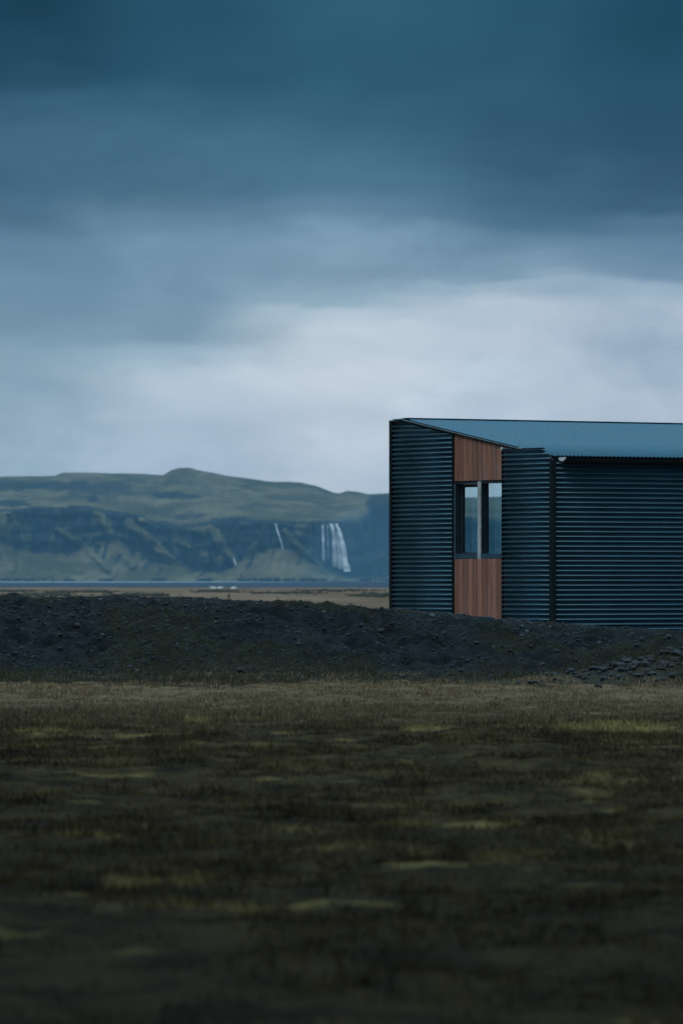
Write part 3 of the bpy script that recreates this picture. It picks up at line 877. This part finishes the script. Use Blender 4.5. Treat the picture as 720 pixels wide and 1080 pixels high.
# window of two lights, set back in the wall
GX = WT - 0.012                   # plane of the glass
y_mL, y_mR = SY(503.4, -0.02), SY(506.6, -0.02)
fw = MB()
fw.box(-0.02, WT - 0.002, WY1 - 0.012, WY1 + 0.028, WZ0, WZ1)        # jamb on the far side
fw.box(-0.005, WT - 0.002, WY0, WY1 - 0.012, WZ1 - 0.035, WZ1 - 0.002)     # head
fw.box(0.0, WT - 0.002, WY0, WY0 + 0.04, WZ0 + 0.08, WZ1 - 0.035)
win = fw.build('window', m_frame, bld, 0.002)
win['label'] = 'window of two tall lights divided by a pale mullion'
cs_ = MB(); cs_.box(-0.028, -0.0205, WY1 - 0.016, WY1 + 0.035, WZ0 - 0.002, WZ1 - 0.03); cs_.build('casing', m_frame_lit, win, 0.001)
sl = MB(); sl.box(-0.012, WT - 0.002, WY0, WY1 - 0.012, WZ0, WZ0 + 0.078); sl.build('sill', m_sill, win, 0.004)
mu = MB(); mu.box(-0.022, -0.004, y_mR, y_mL, WZ0 - 0.004, WZ1 - 0.001); mu.build('mullion', m_mull, win, 0.002)
mb = MB(); mb.box(-0.0035, WT - 0.004, y_mR, y_mL, WZ0 + 0.078, WZ1 - 0.036); mb.build('mullion_post', m_frame, win)
# opening sash in the far light
sa = MB()
a0, a1 = y_mL + 0.004, WY1 - 0.016
zz0, zz1 = WZ0 + 0.080, WZ1 - 0.038
sx0, sx1 = WT - 0.055, WT - 0.004
sa.box(sx0, sx1, a1 - 0.045, a1, zz0, zz1); sa.box(sx0, sx1, a0, a0 + 0.03, zz0, zz1)
sa.box(sx0, sx1, a0 + 0.03, a1 - 0.045, zz1 - 0.05, zz1); sa.box(sx0, sx1, a0 + 0.03, a1 - 0.045, zz0, zz0 + 0.02)
sash = sa.build('sash', m_frame, win, 0.002)
p1 = MB(); p1.box(GX - 0.01, GX - 0.004, a0 + 0.03, a1 - 0.045, zz0 + 0.02, zz1 - 0.05); p1.build('glass_pane', m_glass, win)
p2 = MB(); p2.box(GX - 0.01, GX - 0.004, WY0 + 0.04, y_mR - 0.003, WZ0 + 0.080, WZ1 - 0.037); p2.build('glass_pane', m_glass, win)
# rear window
bf = MB()
bf.box(BX0, BX0 + 0.05, yb0 + .02, yb1 - .02, BZ0, BZ1); bf.box(BX1 - 0.05, BX1, yb0 + .02, yb1 - .02, BZ0, BZ1)
bf.box(BX0 + 0.05, BX1 - 0.05, yb0 + .02, yb1 - .02, BZ0, BZ0 + 0.05); bf.box(BX0 + 0.05, BX1 - 0.05, yb0 + .02, yb1 - .02, BZ1 - 0.05, BZ1)
rw = bf.build('window', m_frame, bld)
rp = MB(); rp.box(BX0 + 0.05, BX1 - 0.05, yb0 + .06, yb0 + .066, BZ0 + 0.05, BZ1 - 0.05); rp.build('glass_pane', m_glass, rw)

# roof: corrugated sheet running down the slope
RT = 0.022
V, Fc = [], []
rows = [(GL + 0.03, z_top + RT - 0.004), (y_flat, z_top + RT), (y_flat * 0.66, zr(y_flat * .66) + RT), (y_flat * 0.33, zr(y_flat * .33) + RT), (-0.085, zr(-0.085) + RT)]
x0, x1 = -0.018, LEN + 0.06
nc = int((x1 - x0) / PITCH * 10)
for (yy_, zz_) in rows:
    for i in range(nc + 1):
        xx_ = x0 + (x1 - x0) * i / nc
        V.append((xx_, yy_, zz_ + 0.009 * math.sin(2 * math.pi * xx_ / PITCH)))
n1 = nc + 1
for r_ in range(len(rows) - 1):
    for i in range(nc): Fc.append((r_ * n1 + i, r_ * n1 + i + 1, (r_ + 1) * n1 + i + 1, (r_ + 1) * n1 + i))
roof = meshobj('roof', V, Fc, m_roof, bld, True)
roof.data.materials.append(m_black)
bmr = bmesh.new(); bmr.from_mesh(roof.data)
for yy_ in (0.05, 1.1, 2.2, 3.3, y_flat - 0.15):
    for i in range(1, int((x1 - x0) / PITCH), 3):
        xx_ = (i + 0.25) * PITCH
        bv = bmesh.ops.create_cone(bmr, cap_ends=True, segments=6, radius1=0.006, radius2=0.004, depth=0.006)['verts']
        fs_ = set()
        for v in bv:
            v.co += Vector((xx_, yy_, zr(yy_) + RT + 0.014)); fs_.update(v.link_faces)
        for f_ in fs_: f_.material_index = 1
bmr.to_mesh(roof.data); bmr.free()
m = roof.modifiers.new('thickness', 'SOLIDIFY'); m.thickness = 0.0016; m.offset = 0
# roof deck beneath the sheet, so the inside is dark
dk = MB(); dk.prism_x([(-0.03, zr(-0.03) - 0.026), (y_flat, z_top - 0.026), (GL - .002, z_top - 0.026), (GL - .002, z_top + 0.006), (y_flat, z_top + 0.006), (-0.03, zr(-0.03) + 0.006)], 0.001, LEN - 0.002)
dk.build('roof_deck', m_black, bld)
# thin pale verge along the sloping edge, level cap at the top
vg = MB(); vg.prism_x([(SY(553), zr(SY(553)) - 0.006), (y_flat, z_top - 0.006), (y_flat, z_top + 0.006), (SY(553), zr(SY(553)) + 0.006)], -0.067, -0.063)
vg.build('verge_flashing', plain('verge_metal', (0.22, 0.30, 0.34), 0.5), roof)
vb = MB(); vb.prism_x([(SY(553), zr(SY(553)) - 0.026), (y_flat, z_top - 0.026), (GL + 0.02, z_top - 0.036), (GL + 0.02, z_top + 0.002), (y_flat, z_top - 0.006), (SY(553), zr(SY(553)) - 0.006)], -0.062, -0.003)
vb.build('barge_board', m_black, roof)
rc = MB()
rc.box(-0.030, LEN + 0.06, y_flat - 0.10, y_flat + 0.10, z_top + RT + 0.0085, z_top + RT + 0.012)
rc.build('ridge_cap', m_roof, roof)
# pale rafter tails glimpsed in the gap over the lower sheet
for px in (531.0, 549.3):
    yy_ = SY(px, -0.02)
    rt = MB(); zt = zr(yy_) - 0.045
    rt.box(-0.062, -0.004, yy_ - 0.022, yy_ + 0.022, z_lv + 0.0, max(zt, z_lv + 0.035)); rt.build('rafter_tail', m_white, roof)
bt = MB(); bt.box(-0.058, -0.004, SY(547.5), SY(532.5), z_lv + 0.024, z_lv + 0.034); bt.build('batten', m_frame_lit, roof)
# half round gutter
gx0, gx1, gr_ = 0.055, LEN + 0.03, 0.10
yc, zc = -0.052 - gr_ , z_eave - 0.020
V, Fc = [], []
NA = 14
for r2 in (gr_, gr_ - 0.006):
    for xx_ in (gx0, gx1):
        for k in range(NA + 1):
            a = math.pi * k / NA
            V.append((xx_, yc + r2 * math.cos(a), zc - r2 * math.sin(a)))
N1 = NA + 1
for k in range(NA):
    Fc.append((k, k + 1, N1 + k + 1, N1 + k)); Fc.append((2 * N1 + k, 3 * N1 + k, 3 * N1 + k + 1, 2 * N1 + k + 1))
for base_ in (0, N1):
    for k in range(NA): Fc.append((base_ + k, base_ + 2 * N1 + k, base_ + 2 * N1 + k + 1, base_ + k + 1))
for k in (0, NA): Fc.append((k, N1 + k, 3 * N1 + k, 2 * N1 + k))
gut = meshobj('gutter', V, Fc, m_black, bld, True)
ec = MB()
pts = [(yc + (gr_ + .004) * math.cos(math.pi * k / 16), zc + 0.004 - (gr_ * 0.62) * math.sin(math.pi * k / 16)) for k in range(17)]
ec.prism_x(pts, gx0 - 0.016, gx0 - 0.001)
ec.build('end_cap', m_white, gut)
# fascia behind the gutter
fa_ = MB(); fa_.box(0.045, LEN, -0.050, -0.002, z_eave - 0.075, z_eave - 0.012); fa_.build('fascia', m_black, bld)

# ------------------------------------------------------------------ sheep lying in the far field, one old post
def sheep(px, py, face, head_up, label):
    Y_ = EYE * F / (py - HOR)
    X_ = (px - 360) / F * Y_
    me = bpy.data.meshes.new('sheep')
    V_ = [(0, 0, .30), (.28, 0, .32), (.46, 0, .36), (.62, 0, .50 if head_up else .36), (.74, 0, .56 if head_up else .34), (.86, 0, .50 if head_up else .28),
          (-.28, 0, .30), (-.48, 0, .27), (-.56, 0, .20),
          (.34, .16, .14), (.56, .18, .07), (.34, -.16, .14), (.56, -.18, .07),
          (-.30, .20, .14), (-.06, .26, .07), (-.30, -.20, .14), (-.06, -.26, .07),
          (.72, .10, .58 if head_up else .38), (.72, -.10, .58 if head_up else .38)]
    E_ = [(0, 1), (1, 2), (2, 3), (3, 4), (4, 5), (0, 6), (6, 7), (7, 8), (1, 9), (9, 10), (1, 11), (11, 12), (6, 13), (13, 14), (6, 15), (15, 16), (4, 17), (4, 18)]
    R_ = [.27, .26, .20, .12, .10, .06, .27, .20, .06, .08, .035, .08, .035, .10, .035, .10, .035, .025, .025]
    me.from_pydata(V_, E_, [])
    o = bpy.data.objects.new('sheep', me); COL.objects.link(o)
    sk = o.modifiers.new('skin', 'SKIN')
    for i, r_ in enumerate(R_): me.skin_vertices[0].data[i].radius = (r_, r_)
    me.skin_vertices[0].data[0].use_root = True
    ss = o.modifiers.new('smooth', 'SUBSURF'); ss.levels = 2; ss.render_levels = 2
    me.materials.append(m_wool)
    o.location = (X_, Y_, 0.0)
    o.rotation_euler = (0, 0, face)
    o.scale = (0.72, 0.72, 0.66)
    tag(o, label, 'sheep', 'sheep lying in the dry field')
    return o
sheep(225.2, 621.6, math.pi, True, 'leftmost white sheep lying in the far field with its head raised')
sheep(231.8, 621.6, 0.25, False, 'middle white sheep of three lying in the field, close to its neighbour')
sheep(246.0, 621.8, 0.1, False, 'white sheep lying apart, rightmost of the three in the field')
Yp = 372.0; Xp = (241.3 - 360) / F * Yp
pb = bmesh.new()
bmesh.ops.create_cone(pb, cap_ends=True, segments=9, radius1=0.075, radius2=0.055, depth=0.55)
for v in pb.verts:
    v.co.z += 0.05; v.co.x += 0.03 * v.co.z; v.co.y += random.Random(v.index).uniform(-.006, .006)
pm_ = bpy.data.meshes.new('wooden_post'); pb.to_mesh(pm_); pb.free(); pm_.materials.append(m_post)
po = bpy.data.objects.new('wooden_post', pm_); COL.objects.link(po); po.location = (Xp, Yp, 0)
tag(po, 'short dark wooden post in the dry field just below the sheep', 'post')

# ------------------------------------------------------------------ the air
hz_ = MB(); hz_.box(-5300, 5300, -1450, 9300, -4, 190)
m_h = bpy.data.materials.new('haze'); m_h.use_nodes = True
t = m_h.node_tree; t.nodes.clear()
o_ = t.nodes.new('ShaderNodeOutputMaterial'); pv = t.nodes.new('ShaderNodeVolumePrincipled')
pv.inputs['Color'].default_value = (0.27, 0.61, 0.88, 1)
pv.inputs['Density'].default_value = AIR_D
pv.inputs['Anisotropy'].default_value = 0.1
t.links.new(pv.outputs[0], o_.inputs['Volume'])
haze = hz_.build('haze', m_h)
tag(haze, kind='stuff')

# spray that hangs in the alcove of the big waterfall and drifts along the cliff
bm = bmesh.new(); bmesh.ops.create_icosphere(bm, subdivisions=4, radius=1.0)
me = bpy.data.meshes.new('waterfall_spray')
for v in bm.verts:
    v.co.x *= 105; v.co.y *= 230; v.co.z *= 78
bm.to_mesh(me); bm.free()
m_s = bpy.data.materials.new('spray'); m_s.use_nodes = True
t = m_s.node_tree; t.nodes.clear()
o_ = t.nodes.new('ShaderNodeOutputMaterial'); pv = t.nodes.new('ShaderNodeVolumePrincipled')
pv.inputs['Color'].default_value = (0.32, 0.66, 0.92, 1)
pv.inputs['Density'].default_value = 0.75e-3
t.links.new(pv.outputs[0], o_.inputs['Volume'])
me.materials.append(m_s)
spr = bpy.data.objects.new('waterfall_spray', me); COL.objects.link(spr)
spr.location = ((402 - 360) / F * 6830, 6830, 22)
tag(spr, kind='stuff')
